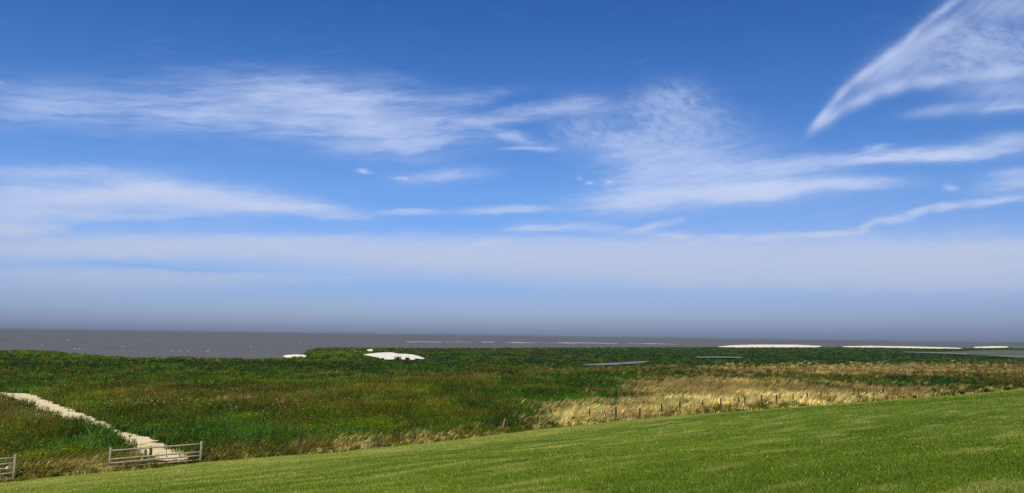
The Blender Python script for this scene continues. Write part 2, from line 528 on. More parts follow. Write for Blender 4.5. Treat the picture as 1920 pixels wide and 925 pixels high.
def refine(poly, n=6, jit=0.0):
    out = []
    for i in range(len(poly)):
        a = np.array(poly[i], float); b_ = np.array(poly[(i + 1) % len(poly)], float)
        for k in range(n):
            p = a + (b_ - a) * k / n
            L = np.linalg.norm(b_ - a) * jit
            out.append(p + rng.uniform(-1, 1, 2) * L)
    return np.array(out)


def patch(name, poly_px, z, mat, dome=0.0, jit=0.05, kind='structure', label=None):
    """a low sheet of sand, mud or water lying on the marsh"""
    P = np.array([ground(x, y, z)[:2] for x, y in poly_px])
    P = refine(P, 5, jit)
    c = P.mean(0)
    rings = [1.0, 0.85, 0.6, 0.3]
    vs = []; fs = []; n = len(P)
    for k, s_ in enumerate(rings):
        for p in P:
            qx, qy = c + (p - c) * s_
            zz = z + dome * (1 - s_ ** 3) + (dome * 0.35 * (vnoise(np.array([qx / 7]), np.array([qy / 7]), 5)[0] - .5) if k else (-0.25 if dome else 0))
            vs.append((qx, qy, zz))
    for k in range(len(rings) - 1):
        for i in range(n):
            fs.append((k * n + i, k * n + (i + 1) % n, (k + 1) * n + (i + 1) % n, (k + 1) * n + i))
    vs.append((c[0], c[1], z + dome)); m0 = (len(rings) - 1) * n
    for i in range(n): fs.append((m0 + i, m0 + (i + 1) % n, len(vs) - 1))
    me = bpy.data.meshes.new(name); me.from_pydata(vs, [], fs)
    for p in me.polygons: p.use_smooth = True
    me.update()
    o_ = put(name, me, mat); tag(o_, kind=kind)
    return P


m_sand, t, b, o = new_mat('shell_sand')
tc = t.node('ShaderNodeTexCoord'); n1 = t.noise(tc.outputs['Object'], 0.6, 6, 0.7)
t.link(t.mix(t.maprange(n1.outputs[0], 0.35, 0.7, 0, 1), (0.60, 0.53, 0.41), (0.82, 0.76, 0.62)), b.inputs['Base Color'])
b.inputs['Roughness'].default_value = 0.95; b.inputs['Specular IOR Level'].default_value = 0.1
m_bare, t, b, o = new_mat('bare_sand')
tc = t.node('ShaderNodeTexCoord'); n1 = t.noise(tc.outputs['Object'], 2.0, 6, 0.7)
t.link(t.mix(t.maprange(n1.outputs[0], 0.35, 0.65, 0, 1), (0.22, 0.17, 0.08), (0.52, 0.42, 0.23)), b.inputs['Base Color'])
b.inputs['Roughness'].default_value = 0.95; b.inputs['Specular IOR Level'].default_value = 0.1
m_pool, t, b, o = new_mat('pool_water')
b.inputs['Base Color'].default_value = (0.15, 0.165, 0.155, 1); b.inputs['Roughness'].default_value = 0.5; b.inputs['Specular IOR Level'].default_value = 0.07
m_mud, t, b, o = new_mat('mud_flat')
tc = t.node('ShaderNodeTexCoord'); n1 = t.noise(t.mapping(tc.outputs['Object'], scale=(0.02, 0.05, 1)), 1.0, 5, 0.6)
t.link(t.mix(t.maprange(n1.outputs[0], 0.35, 0.65, 0, 1), (0.05, 0.075, 0.04), (0.12, 0.14, 0.10)), b.inputs['Base Color'])
b.inputs['Roughness'].default_value = 0.8; b.inputs['Specular IOR Level'].default_value = 0.05

SAND = []
BARE = []
sp = [(680, 664.5), (700, 662), (720, 661), (738, 661), (746, 664), (765, 664.3), (784, 665.5), (796, 671.5), (775, 673), (745, 672), (716, 673), (710, 669)]
SAND.append(patch('shell_bank', sp, 0.42, m_sand, 0.28, 0.02))
SAND.append(patch('sand_spit', [(532, 667), (560, 665.3), (577, 666.5), (574, 670), (550, 669.5), (535, 668.5)], 0.05, m_sand, 0.35, 0.02))
SAND.append(patch('sand_patch', [(690, 655.5), (698, 655), (699, 657.3), (691, 657.5)], 0.75, m_sand, 0.3, 0.03))
SAND.append(patch('sand_bar', [(1344, 650.5), (1370, 647.2), (1420, 646.2), (1500, 646.6), (1541, 648.5), (1530, 651), (1440, 651), (1380, 651)], 0.30, m_sand, 0.25, 0.01))
SAND.append(patch('sand_bar', [(1581, 649.2), (1620, 648.4), (1700, 649.6), (1800, 652.2), (1806, 653.6), (1740, 653.2), (1650, 651.4), (1585, 651)], 0.27, m_sand, 0.22, 0.01))
SAND.append(patch('sand_bar', [(1824, 650.6), (1860, 649.2), (1890, 649.6), (1886, 651.8), (1850, 652.6), (1828, 652.2)], 0.27, m_sand, 0.22, 0.01))
for q_ in ([(398, 848), (425, 843.5), (456, 842), (458, 848), (430, 852.5), (402, 854)], [(474, 840), (500, 836.5), (516, 835), (512, 840), (490, 843.5), (474, 845)],
           [(560, 832), (600, 827), (640, 824), (640, 827), (600, 832), (566, 836)], [(670, 829), (690, 825.5), (707, 824.5), (706, 831), (688, 835), (672, 836)], [(952, 795), (975, 791.5), (992, 792), (988, 796.5), (965, 799)],
           [(1112, 781), (1130, 776.5), (1150, 773), (1154, 779), (1135, 785), (1114, 786.5)]):
    BARE.append(patch('bare_ground', q_, 0.04, m_bare, 0.08, 0.04))
POOL = []
POOL.append(patch('pool', [(1088, 684.6), (1110, 682.4), (1150, 680.6), (1200, 677.8), (1218, 677.5), (1206, 680.4), (1170, 683.4), (1120, 685.2)], 0.35, m_pool, 0, 0.02))
POOL.append(patch('pool', [(1303, 669.6), (1340, 668.8), (1392, 669.6), (1388, 671.2), (1350, 670.9), (1310, 670.9)], 0.4, m_pool, 0, 0.02))
POOL.append(patch('mud_flat', [(1690, 659.6), (1760, 660.2), (1850, 657), (1990, 657), (1990, 673), (1900, 671), (1850, 667), (1790, 664.2), (1720, 661.8)], 0.40, m_mud, 0, 0.02))
POOL.append(patch('pool', [(1692, 659.9), (1745, 660.6), (1815, 663.0), (1812, 664.4), (1750, 662.2), (1700, 661.0)], 0.43, m_pool, 0, 0.02))
POOL.append(patch('pool', [(1850, 666), (1900, 667.0), (1960, 668), (1950, 670), (1900, 668.6), (1860, 667)], 0.43, m_pool, 0, 0.02))

# far low land across the bay
m, t, b, o = new_mat('far_land_grass'); b.inputs['Base Color'].default_value = (0.05, 0.075, 0.05, 1); b.inputs['Roughness'].default_value = 1
vs = []; fs = []
n = 40
for i in range(n):
    px = 1855 + i * 12
    y_ = 2900
    hgt = 9.5 * min(1, (i + 1) / 5) * (0.8 + 0.3 * float(vnoise(np.array([i * 0.37]), np.array([0.5]), 3)[0]))
    p = at_range(px, 644, y_)
    for k, (oy, f_) in enumerate(((-140, 0), (0, 0.9), (150, 1.0), (400, 0))):
        vs.append((p[0] * (y_ + oy) / y_, y_ + oy, SEA_Z - 0.3 + hgt * f_ + (0.3 if f_ else 0)))
for i in range(n - 1):
    for k in range(3):
        a_ = i * 4 + k; fs.append((a_, a_ + 4, a_ + 5, a_ + 1))
me = bpy.data.meshes.new('far_land'); me.from_pydata(vs, [], fs); me.update()
tag(put('far_land', me, m), kind='structure')

# ------------------------------------------------------------------ sandy path
top = [(-60, 733), (0, 737), (22, 738.6), (48, 739.2), (64, 742), (78, 748), (104, 758), (150, 772), (192, 790), (230, 811), (282, 822), (298, 830), (318, 841), (345, 845), (358, 851)]
bot = [(352, 862), (330, 868), (280, 867), (258, 855), (244, 838), (222, 822), (196, 808), (150, 795), (110, 782), (60, 758), (20, 747), (0, 743), (-60, 741)]
PATH = refine(np.array([ground(x, y, 0.03)[:2] for x, y in top + bot]), 4, 0.015)
import bmesh
# fill the outline on a fine grid so that it can follow the ground
st_ = 0.16
xs = np.arange(PATH[:, 0].min() - 1, PATH[:, 0].max() + 1, st_); ys = np.arange(PATH[:, 1].min() - 1, PATH[:, 1].max() + 1, st_)
GX, GY = np.meshgrid(xs, ys)
w1 = 1.1 * (fbm(GX / 1.3, GY / 1.3, 8, 4) - 0.5); w2 = 1.1 * (fbm(GX / 1.3, GY / 1.3, 88, 4) - 0.5)
inside = in_poly(GX + w1, GY + w2, PATH)
GZ = marsh_h(GX.ravel(), GY.ravel()).reshape(GX.shape) + 0.05 + 0.07 * fbm(GX / .7, GY / .7, 14, 4)
cell = inside[:-1, :-1] & inside[1:, :-1] & inside[:-1, 1:] & inside[1:, 1:]
gi = np.arange(GX.size).reshape(GX.shape)
q = np.stack([gi[:-1, :-1], gi[:-1, 1:], gi[1:, 1:], gi[1:, :-1]], -1)[cell]
used, inv = np.unique(q.ravel(), return_inverse=True)
V = np.stack([GX.ravel(), GY.ravel(), GZ.ravel()], 1)[used]
me = np_mesh('path', V, inv.reshape(-1), np.full(len(q), 4), None, True)
m, t, b, o = new_mat('sandy_track')
tc = t.node('ShaderNodeTexCoord'); n1 = t.noise(tc.outputs['Object'], 1.3, 7, 0.72); n2 = t.noise(tc.outputs['Object'], 0.35, 3, 0.6)
f = t.math('ADD', t.math('MULTIPLY', n1.outputs[0], 0.65), t.math('MULTIPLY', n2.outputs[0], 0.35))
t.link(t.ramp(f, [(0.36, (0.34, 0.26, 0.11)), (0.46, (0.60, 0.49, 0.26)), (0.62, (0.74, 0.63, 0.37))]), b.inputs['Base Color'])
b.inputs['Roughness'].default_value = 0.95; b.inputs['Specular IOR Level'].default_value = 0.1
bp = t.node('ShaderNodeBump'); bp.inputs['Strength'].default_value = 0.8; bp.inputs['Distance'].default_value = 0.06
t.link(n1.outputs[0], bp.inputs['Height']); t.link(bp.outputs[0], b.inputs['Normal'])
tag(put('path', me, m), kind='structure')


# ------------------------------------------------------------------ blades
def blades(pos, h, w, lean_dir, lean, c, rise=None, tipc=None):
    """two-segment curved blades; arrays of length n"""
    n = len(pos)
    ang = rng.uniform(0, 2 * PI, n)
    wx = np.cos(ang) * w * 0.5; wy = np.sin(ang) * w * 0.5
    lx = np.cos(lean_dir) * lean * h; ly = np.sin(lean_dir) * lean * h
    z1 = h * 0.55; z2 = h * np.sqrt(np.clip(1 - 0.45 * np.clip(lean, 0, 1.2) ** 2, 0.15, 1))
    V = np.zeros((n, 5, 3), np.float32)
    V[:, 0] = pos + np.stack([-wx * .8, -wy * .8, -0.03 + 0 * h], 1)
    V[:, 1] = pos + np.stack([wx * .8, wy * .8, -0.03 + 0 * h], 1)
    V[:, 2] = pos + np.stack([wx + lx * .32, wy + ly * .32, z1], 1)
    V[:, 3] = pos + np.stack([-wx + lx * .32, -wy + ly * .32, z1], 1)
    V[:, 4] = pos + np.stack([lx, ly, z2], 1)
    b0 = (np.arange(n) * 5)[:, None]
    L = np.concatenate((b0 + 0, b0 + 1, b0 + 2, b0 + 3, b0 + 3, b0 + 2, b0 + 4), 1)
    S = np.tile([4, 3], n)
    C = np.repeat(c[:, None, :], 5, axis=1)
    if tipc is not None: C[:, 4] = tipc
    return V.reshape(-1, 3), L.ravel(), S, C.reshape(-1, 3)


def on_land(x, y):
    r = np.hypot(x, y); az = np.arctan2(x, y)
    ok = (dike_d(x, y) < 0.15 + 1.7 * (fbm(x / 1.1, y / 1.1, 19, 3) - 0.5)) & (r < coast_r(az) + 3)
    jx = 2.2 * (fbm(x / .9, y / .9, 41, 3) - .5); jy = 2.2 * (fbm(x / .9, y / .9, 43, 3) - .5)
    ok &= ~in_poly(x + jx, y + jy, PATH)
    kk = EYE / (EYE - rng.uniform(0.05, 0.95, len(x)))      # trampled margin beside the track
    ok &= ~(in_poly(x * kk + jx, y * kk + jy, PATH) & (rng.uniform(0, 1, len(x)) < 0.87))
    for P in SAND:
        ok &= ~in_poly(x, y, P)
    px_ = 7 * (fbm(x / 5, y / 5, 45, 3) - .5); py_ = 22 * (fbm(x / 5, y / 5, 47, 3) - .5)
    for P in POOL:
        ok &= ~in_poly(x + px_, y + py_, P)
    bd = ground(945, 806, 0)
    ok &= np.hypot(x - bd[0], y - bd[1]) > 0.9 + 0.5 * rng.uniform(0, 1, len(x))
    for P in BARE:
        ok &= ~(in_poly(x, y, P) & (rng.uniform(0, 1, len(x)) < 0.8))
    return ok


def sample_polar(n, r0, r1, power, spread=36.5):
    """points round the camera; ground density falls with range like r**-power"""
    u = rng.uniform(0, 1, n); e = 2 - power
    r = (r0 ** e + u * (r1 ** e - r0 ** e)) ** (1 / e)
    a = np.radians(rng.uniform(-spread, spread, n))
    return r * np.sin(a), r * np.cos(a), r


NT = 60000
x, y, r = sample_polar(int(NT * 1.9), 34, 1250, 2.75)
ok = on_land(x, y); x, y, r = x[ok], y[ok], r[ok]
W, px, py = class_weights(x, y)
cum = W.cumsum(1); u = rng.uniform(0, 1, len(x))[:, None]
k = (u > cum).sum(1).clip(0, len(CL) - 1)
print('tufts', len(x))
cls_col = np.array([CLASS[c][0] for c in CL]); cls_var = np.array([CLASS[c][1] for c in CL]); cls_h = np.array([CLASS[c][2] for c in CL])
cls_w = np.array([CLASS[c][3] for c in CL]); cls_l = np.array([CLASS[c][4] for c in CL])
gz = marsh_h(x, y)
pxm = r / 804.0                                        # metres per rendered pixel at that range
far = np.clip(70.0 / r, 0.35, 1.0)
tuft_bright = np.exp(rng.normal(0, 1, len(x)) * cls_var[k] * 0.5 * far) * np.exp(1.5 * (fbm(x / 3.5, y / 7.0, 131, 4) - 0.5)) * np.exp(0.9 * (fbm(x / 16, y / 16, 137, 3) - 0.5))
tint = 1 + rng.normal(0, 0.10, (len(x), 3)) * far[:, None]
tcol = cls_col[k] * tuft_bright[:, None] * tint
near_path = np.zeros(len(x))
th = cls_h[k] * rng.uniform(0.7, 1.25, len(x)) * (0.8 + 0.5 * fbm(x / 6, y / 6, 61, 2))
dfoot = -dike_d(x, y)
th *= np.clip(0.35 + dfoot / 3.0, 0.35, 1)
th *= np.clip(1.25 - r / 500, 0.7, 1)
th *= 1 + 0.25 * np.exp(-((px - 165) / 70) ** 2 - ((py - 812) / 25) ** 2)


def grow(sel, nb, name, mat, label, cat):
    i = np.repeat(np.where(sel)[0], nb)
    n = len(i)
    spread = 0.10 + 0.16 * rng.uniform(0, 1, n) + 0.8 * pxm[i]
    a = rng.uniform(0, 2 * PI, n); rr_ = spread * np.sqrt(rng.uniform(0, 1, n))
    bx = x[i] + rr_ * np.cos(a); by = y[i] + rr_ * np.sin(a)
    h = th[i] * rng.uniform(0.55, 1.15, n)
    w = np.maximum(cls_w[k[i]] * rng.uniform(0.6, 1.3, n), 0.36 * pxm[i])
    wind = 0.15 + 0.25 * rng.normal(0, 1, n)
    is_dry = np.isin(k[i], [5, 6])
    ld = np.where(is_dry, wind, np.where(rng.uniform(0, 1, n) < 0.35, wind, a))
    lean = np.clip(cls_l[k[i]] * rng.uniform(0.4, 1.6, n), 0, 1.25)
    c = tcol[i] * np.exp(rng.normal(0, 0.16, (n, 1))) * np.where(rng.uniform(0, 1, (n, 1)) < 0.10, 1.9, 1.0)  # a few blades coloured brighter, glints of light put into the blade colour
    dryb = (rng.uniform(0, 1, n) < 0.05) & ~is_dry
    c[dryb] = np.array([0.22, 0.18, 0.07]) * np.exp(rng.normal(0, .2, (dryb.sum(), 1)))
    V, L, S, C = blades(np.stack([bx, by, gz[i]], 1), h, w, ld, lean, c)
    me = np_mesh(name, V, L, S, C)
    tag(put(name, me, mat), label, cat, kind='stuff')


grow(np.isin(k, [0, 1, 2, 8]), 12, 'marsh_plants', M_leaf, 'dense green herbs and grasses covering the salt marsh', 'marsh plants')
grow(np.isin(k, [3, 4, 5, 6]), 13, 'dry_grass', M_dry, 'tan and brown dry grass leaning in the wind along the dike foot', 'dry grass')
grow(np.isin(k, [7]), 12, 'reeds', M_leaf, 'blue green broad leaved reeds either side of the sandy path', 'reeds')

# leafy herbs: small tilted leaves carried through the canopy so it reads as broken foliage
sel = np.where(np.isin(k, [0, 1, 2, 3, 7, 8]))[0]
i = np.repeat(sel, 5); n = len(i)
a = rng.uniform(0, 2 * PI, n); rr_ = (0.15 + 0.9 * pxm[i]) * np.sqrt(rng.uniform(0, 1, n))
c0 = np.stack([x[i] + rr_ * np.cos(a), y[i] + rr_ * np.sin(a), gz[i] + th[i] * rng.uniform(0.35, 0.95, n)], 1)
sz = np.maximum(rng.uniform(0.04, 0.10, n), 0.42 * pxm[i] * rng.uniform(0.6, 1.3, n))
d1 = rng.normal(0, 1, (n, 3)); d1[:, 2] *= 0.5; d1 /= np.linalg.norm(d1, axis=1, keepdims=True)
d2 = np.cross(d1, rng.normal(0, 1, (n, 3))); d2 /= np.linalg.norm(d2, axis=1, keepdims=True) + 1e-6
Vq = np.zeros((n, 4, 3), np.float32)
Vq[:, 0] = c0 - d1 * sz[:, None]; Vq[:, 1] = c0 + d2 * sz[:, None] * .45; Vq[:, 2] = c0 + d1 * sz[:, None]; Vq[:, 3] = c0 - d2 * sz[:, None] * .45
lcol = tcol[i] * np.exp(rng.normal(0, 0.2, (n, 1)) * far[i][:, None])
me = np_mesh('marsh_leaves', Vq.reshape(-1, 3), np.arange(n * 4), np.full(n, 4), np.repeat(lcol, 4, axis=0))
tag(put('marsh_leaves', me, M_leaf), 'mixed small leaves of the marsh herbs', 'foliage', kind='stuff')

# ------------------------------------------------------------------ wildflowers: white umbels on stems
fl = [(240, 715, 260, 10, 260), (280, 748, 130, 16, 200), (700, 735, 260, 26, 330), (900, 705, 180, 10, 160), (1060, 705, 130, 14, 90), (1270, 688, 110, 5, 120), (1700, 684, 130, 3, 90),
      (480, 760, 180, 25, 160), (60, 775, 60, 18, 60), (980, 745, 120, 25, 40), (1400, 705, 150, 5, 60)]
pts = []
for cx, cy, rx, ry, n in fl:
    for _ in range(int(n * 0.38)):
        g = ground(random.gauss(cx, rx * .55), random.gauss(cy, ry * .55), 0.7)
        pts.append(g)
pts = np.array(pts)
ok = on_land(pts[:, 0], pts[:, 1]); pts = pts[ok]
r_ = np.hypot(pts[:, 0], pts[:, 1]); n = len(pts)
hh = marsh_h(pts[:, 0], pts[:, 1]) + rng.uniform(0.65, 1.05, n)
size = np.maximum(rng.uniform(0.03, 0.07, n), rng.uniform(0.18, 0.34, n) * r_ / 804)
V = []; L = []; S = []; C = []
for i in range(n):
    b0 = len(V); m_ = 7
    cw = np.array([0.52, 0.50, 0.34]) if random.random() < 0.4 else np.array([0.40, 0.32, 0.14])
    tiltx, tilty = random.uniform(-.35, .35), random.uniform(-.5, .1)
    for kk in range(m_):
        a_ = 2 * PI * kk / m_; ox = math.cos(a_) * size[i] * random.uniform(.7, 1.2); oy = math.sin(a_) * size[i] * random.uniform(.7, 1.2)
        V.append((pts[i, 0] + ox, pts[i, 1] + oy, hh[i] + ox * tiltx - oy * tilty - .1 * size[i])); C.append(cw * random.uniform(.7, 1.1))
    V.append((pts[i, 0], pts[i, 1], hh[i] + 0.35 * size[i])); C.append(cw)
    for kk in range(m_):
        L += [b0 + kk, b0 + (kk + 1) % m_, b0 + m_]; S.append(3)
    s0_ = len(V); sw = max(0.006, 0.08 * r_[i] / 804)
    for (ox, z_) in ((-sw, -0.05), (sw, -0.05), (sw, hh[i]), (-sw, hh[i])):
        V.append((pts[i, 0] + ox, pts[i, 1], z_)); C.append((0.10, 0.10, 0.03))
    L += [s0_, s0_ + 1, s0_ + 2, s0_ + 3]; S.append(4)
me = np_mesh('wildflowers', np.array(V), np.array(L), np.array(S), np.array(C))
tag(put('wildflowers', me, M_flower), 'pale umbel flowers scattered among the marsh grass', 'flowers', kind='stuff')

# ------------------------------------------------------------------ mown grass on the dike
NL = 430000
x, y, r = sample_polar(int(NL * 1.25), 7.5, 170, 2.35, 37)
d = dike_d(x, y)
ok = (d > -0.15) & (d < CREST_D + 3); x, y, r, d = x[ok], y[ok], r[ok], d[ok]
print('lawn blades', len(x))
n = len(x); pxm_ = r / 804
gzl = dike_h(d) + lawn_bump(x, y) * np.clip(d, 0, 1)
c = lawn_color(x, y, d) * np.exp(rng.normal(0, 0.22, (n, 1))) * (1 + rng.normal(0, .06, (n, 3)))
yl = rng.uniform(0, 1, n) < 0.035
c[yl] = np.array([0.48, 0.46, 0.14]) * np.exp(rng.normal(0, .25, (yl.sum(), 1)))
h = np.clip(np.maximum(0.05, 0.7 * pxm_), 0, 0.10) * rng.uniform(0.5, 1.3, n)
w = np.maximum(0.006, 0.40 * pxm_) * rng.uniform(0.6, 1.2, n)
ld = rng.uniform(0, 2 * PI, n); lean = rng.uniform(0.2, 1.2, n)
V, L, S, C = blades(np.stack([x, y, gzl], 1), h, w, ld, lean, c)
me = np_mesh('mown_grass', V, L, S, C)
tag(put('mown_grass', me, M_lawn), 'short mown green grass on the dike slope', 'grass', kind='stuff')


# ------------------------------------------------------------------ gates, posts and other single things
def gz_at(p): return float(marsh_h(np.array([p[0]]), np.array([p[1]]))[0])


def make_gate(A, B, rails_a, rails_b, h_a, h_b, label, n_rail_vis):
    A = Vector(A); B = Vector(B)
    root = empty('field_gate', A, label, 'gate', 'field gates at the dike foot')
    up_ = Vector((0, 0, 1)); v = B - A; u = v.normalized()
    for p, hh_ in ((A - A, h_a), (v, h_b)):
        mb = MB(); mb.tube([p + up_ * -0.3, p + up_ * (hh_ * .5), p + up_ * (hh_ - .03), p + up_ * hh_], [.062, .06, .058, .044], 12)
        mb.build('end_post', M_pale_wood, root, True)
    for za, zb in zip(rails_a, rails_b):
        mb = MB(); pts_ = []
        for k_ in range(7):
            s_ = k_ / 6
            pts_.append(u * 0.04 + (v - u * 0.08) * s_ + up_ * (za + (zb - za) * s_ + 0.006 * math.sin(k_ * 2.1 + za * 9)))
        mb.tube(pts_, 0.041, 10)
        mb.build('rail', M_pale_wood, root, True)
    return root


A1 = ground(204.5, 882, 0); B1 = ground(375.5, 868, 0)
make_gate(A1, B1, [0.95, 0.53, 0.34, 0.12], [0.98, 0.57, 0.37, 0.16], 1.10, 1.11, 'grey weathered rail gate standing across the end of the sandy path', 4)
B2 = ground(24.5, 903, 0); dirn = np.array([B1[0] - A1[0], B1[1] - A1[1], 0]); dirn /= np.linalg.norm(dirn)
g2 = make_gate(tuple(B2 - dirn * 3.9), tuple(B2), [1.08, 0.83, 0.61, 0.37, 0.13], [1.05, 0.81, 0.60, 0.37, 0.13], 1.2, 1.2, 'grey five rail gate cut off by the left border of the photo', 5)
mb = MB(); pts_ = []
e = Vector(B2 - (B2 - dirn * 3.9)) * (1 - 0.075)
for k_ in range(26):
    a_ = k_ / 25 * 6 * PI
    pts_.append(e + Vector((0.05 * k_ / 25 + 0.03 * math.sin(k_ * 1.7), 0.055 * math.cos(a_), 0.62 + 0.055 * math.sin(a_) + 0.05 * (k_ / 25 - .5))))
mb.tube(pts_, 0.013, 6)
mb.build('rope_tie', M_white, g2, True)


def make_post(px, ytop, ybase, width, label, mat=M_dark_wood, name='fence_post', group='fence posts along the dike foot', lean=(0, 0), depth=0.0, hmul=1.0, flat=False):
    g = ground(px, ybase, 0.0)
    if depth:
        g = g * (1 + depth / np.linalg.norm(g[:2])); g[2] = 0
    z0 = gz_at(g)
    dist = np.linalg.norm(g[:2])
    d_ = ray(px, ytop)
    h_ = (EYE + d_[2] * dist / math.hypot(d_[0], d_[1]) - z0) * hmul
    r0 = width * (0.82 if px > 1000 else 1.0) / F * dist / 2
    mb = MB()
    n_ = 10; seed = random.random() * 9
    lv = [-0.35, 0.0, h_ * 0.35, h_ * 0.7, h_ - r0 * .35, h_]
    rad_ = [r0 * 1.05, r0 * 1.05, r0 * (1 + .06 * math.sin(seed)), r0 * .98, r0 * .93, r0 * .7]
    pts_ = [Vector((lean[0] * max(z, 0) + .01 * math.sin(seed + z * 5), lean[1] * max(z, 0), z)) for z in lv]
    if flat:
        for i_ in range(len(pts_)):
            pass
    mb.tube(pts_, rad_, n_)
    if flat:
        mb = MB(); x_, y_ = r0, 0.025
        for z_, f_ in ((-.3, 1), (0, 1), (h_ * .6, 1), (h_, .8)):
            for sx_, sy_ in ((-1, -1), (1, -1), (1, 1), (-1, 1)):
                mb.v.append(Vector((sx_ * x_ * f_ + lean[0] * max(z_, 0), sy_ * y_ + lean[1] * max(z_, 0), z_ + (0.05 * sx_ if z_ == h_ else 0))))
        for q_ in range(3):
            for p_ in range(4): mb.f.append((q_ * 4 + p_, q_ * 4 + (p_ + 1) % 4, q_ * 4 + 4 + (p_ + 1) % 4, q_ * 4 + 4 + p_))
        mb.f.append((12, 13, 14, 15))
    o_ = mb.build(name, mat, None, False)
    o_.location = Vector((g[0], g[1], z0)); o_.rotation_euler.z = random.uniform(-.4, .4)
    tag(o_, label, 'post' if not flat else 'board', group)
    return o_


fp = 'fence posts along the dike foot'
make_post(470, 829, 853, 4.2, 'dark post nearest the gate, against pale sand right of the reeds')
make_post(563, 814, 846, 4.5, 'grey brown post among green leaves, between the sand gap and the next dark stub', M_brown_wood)
make_post(709, 825, 839, 3.2, 'short black stub beside the pale sand gap left of the leaning boards')
make_post(778, 812, 831, 3.0, 'brown post half hidden in grass between the black stub and the leaning boards', M_brown_wood)
make_post(926, 783, 806, 3.4, 'thin brown post just left of the pale leaning board', M_brown_wood)
make_post(1008, 780, 797, 3.2, 'brown post where the green herbs meet the first straw coloured grass', M_brown_wood)
make_post(1105.5, 768, 789, 3.2, 'brown post left of the thick dark post, at the start of the bright straw', M_brown_wood)
make_post(1135, 775, 788, 2.6, 'small stub midway in the bright straw, just left of the thick dark post', M_brown_wood)
make_post(1155, 763, 785, 4.4, 'thickest dark post, standing in bright flattened straw')
make_post(1200, 765, 786, 3.6, 'wide brown post right of the thick dark post with black grass at its foot', M_brown_wood)
make_post(1240.8, 757, 778, 3.0, 'slim dark post second right of the thick dark post', M_brown_wood)
make_post(1275, 752, 774, 3.6, 'dark post with tufts round it left of the brightest straw', M_brown_wood)
make_post(1317, 750, 768, 2.8, 'slim post in leaning straw before the dark green verge clump', M_brown_wood)
make_post(1351.5, 748, 768, 3.2, 'black topped post at the left end of the dark green verge clump')
make_post(1385, 744, 766, 3.2, 'dark post with a short strut on its right side')
make_post(1396.8, 743.5, 764, 2.8, 'post standing close right of the strutted post', M_brown_wood)
make_post(1428.3, 741, 762, 3.0, 'tall sharp black post in front of bright straw, right of the strutted pair')
make_post(1456, 740.5, 760, 2.8, 'brown post above the low green verge right of the tall black post', M_brown_wood)
make_post(1487.5, 738, 758, 2.6, 'black tipped post below a long pale streak of straw')
make_post(1503, 743, 757, 3.0, 'low dark tufted post left of the last two black posts', M_brown_wood)
make_post(1513.8, 736.5, 755, 2.8, 'left one of the last two black posts at the bright straw')
make_post(1539.5, 734, 753, 2.6, 'right one of the last two black posts at the bright straw')
make_post(1566, 729, 752, 2.4, 'tall straw coloured post right of the last black post', M_pale_wood)
make_post(1610, 729.5, 748, 2.6, 'dark stub at the right end of the bright straw', M_brown_wood)
make_post(1656.6, 728, 746, 3.0, 'rightmost post, brown, by a pale tuft near the dark green strip', M_brown_wood)
# strut of the strutted post
g = ground(1385, 766, 0); mb = MB(); mb.tube([Vector((0.05, -.02, 0.5)), Vector((0.5, -.1, 0.05))], 0.03, 8)
st = mb.build('post_strut', M_brown_wood); st.parent = [o_ for o_ in col.objects if o_.get('label') == 'dark post with a short strut on its right side'][0]

# posts behind the gate
pg = 'posts behind the gate'
make_post(272, 843, 868, 4.2, 'dark post behind the gate, left one of the pair in front of the sand', M_brown_wood, 'gate_post', pg, depth=.9)
make_post(281.5, 837, 866, 4.6, 'black post behind the gate rising over its top rail', M_dark_wood, 'gate_post', pg, depth=.9)
make_post(311, 843, 864, 1.6, 'thin pale stake behind the gate, seen against the sand', M_pale_wood, 'stake', pg, depth=.8)
make_post(336, 842, 863, 2.2, 'pale stake behind the right half of the gate', M_pale_wood, 'stake', pg, depth=.8)
make_post(244, 846, 870, 2.6, 'pale pole leaning right behind the left half of the gate', M_pale_wood, 'leaning_pole', pg, lean=(0.75, 0.05), depth=.7, hmul=.95)
make_post(942.5, 785, 804, 2.8, 'pale weathered board leaning right in the grass verge', M_pale_wood, 'leaning_board', 'boards leaning in the grass verge', lean=(.22, 0), flat=True)
make_post(949, 784, 805, 2.8, 'grey brown board propped close right of the pale leaning board', M_brown_wood, 'leaning_board', 'boards leaning in the grass verge', lean=(.12, .1), flat=True)


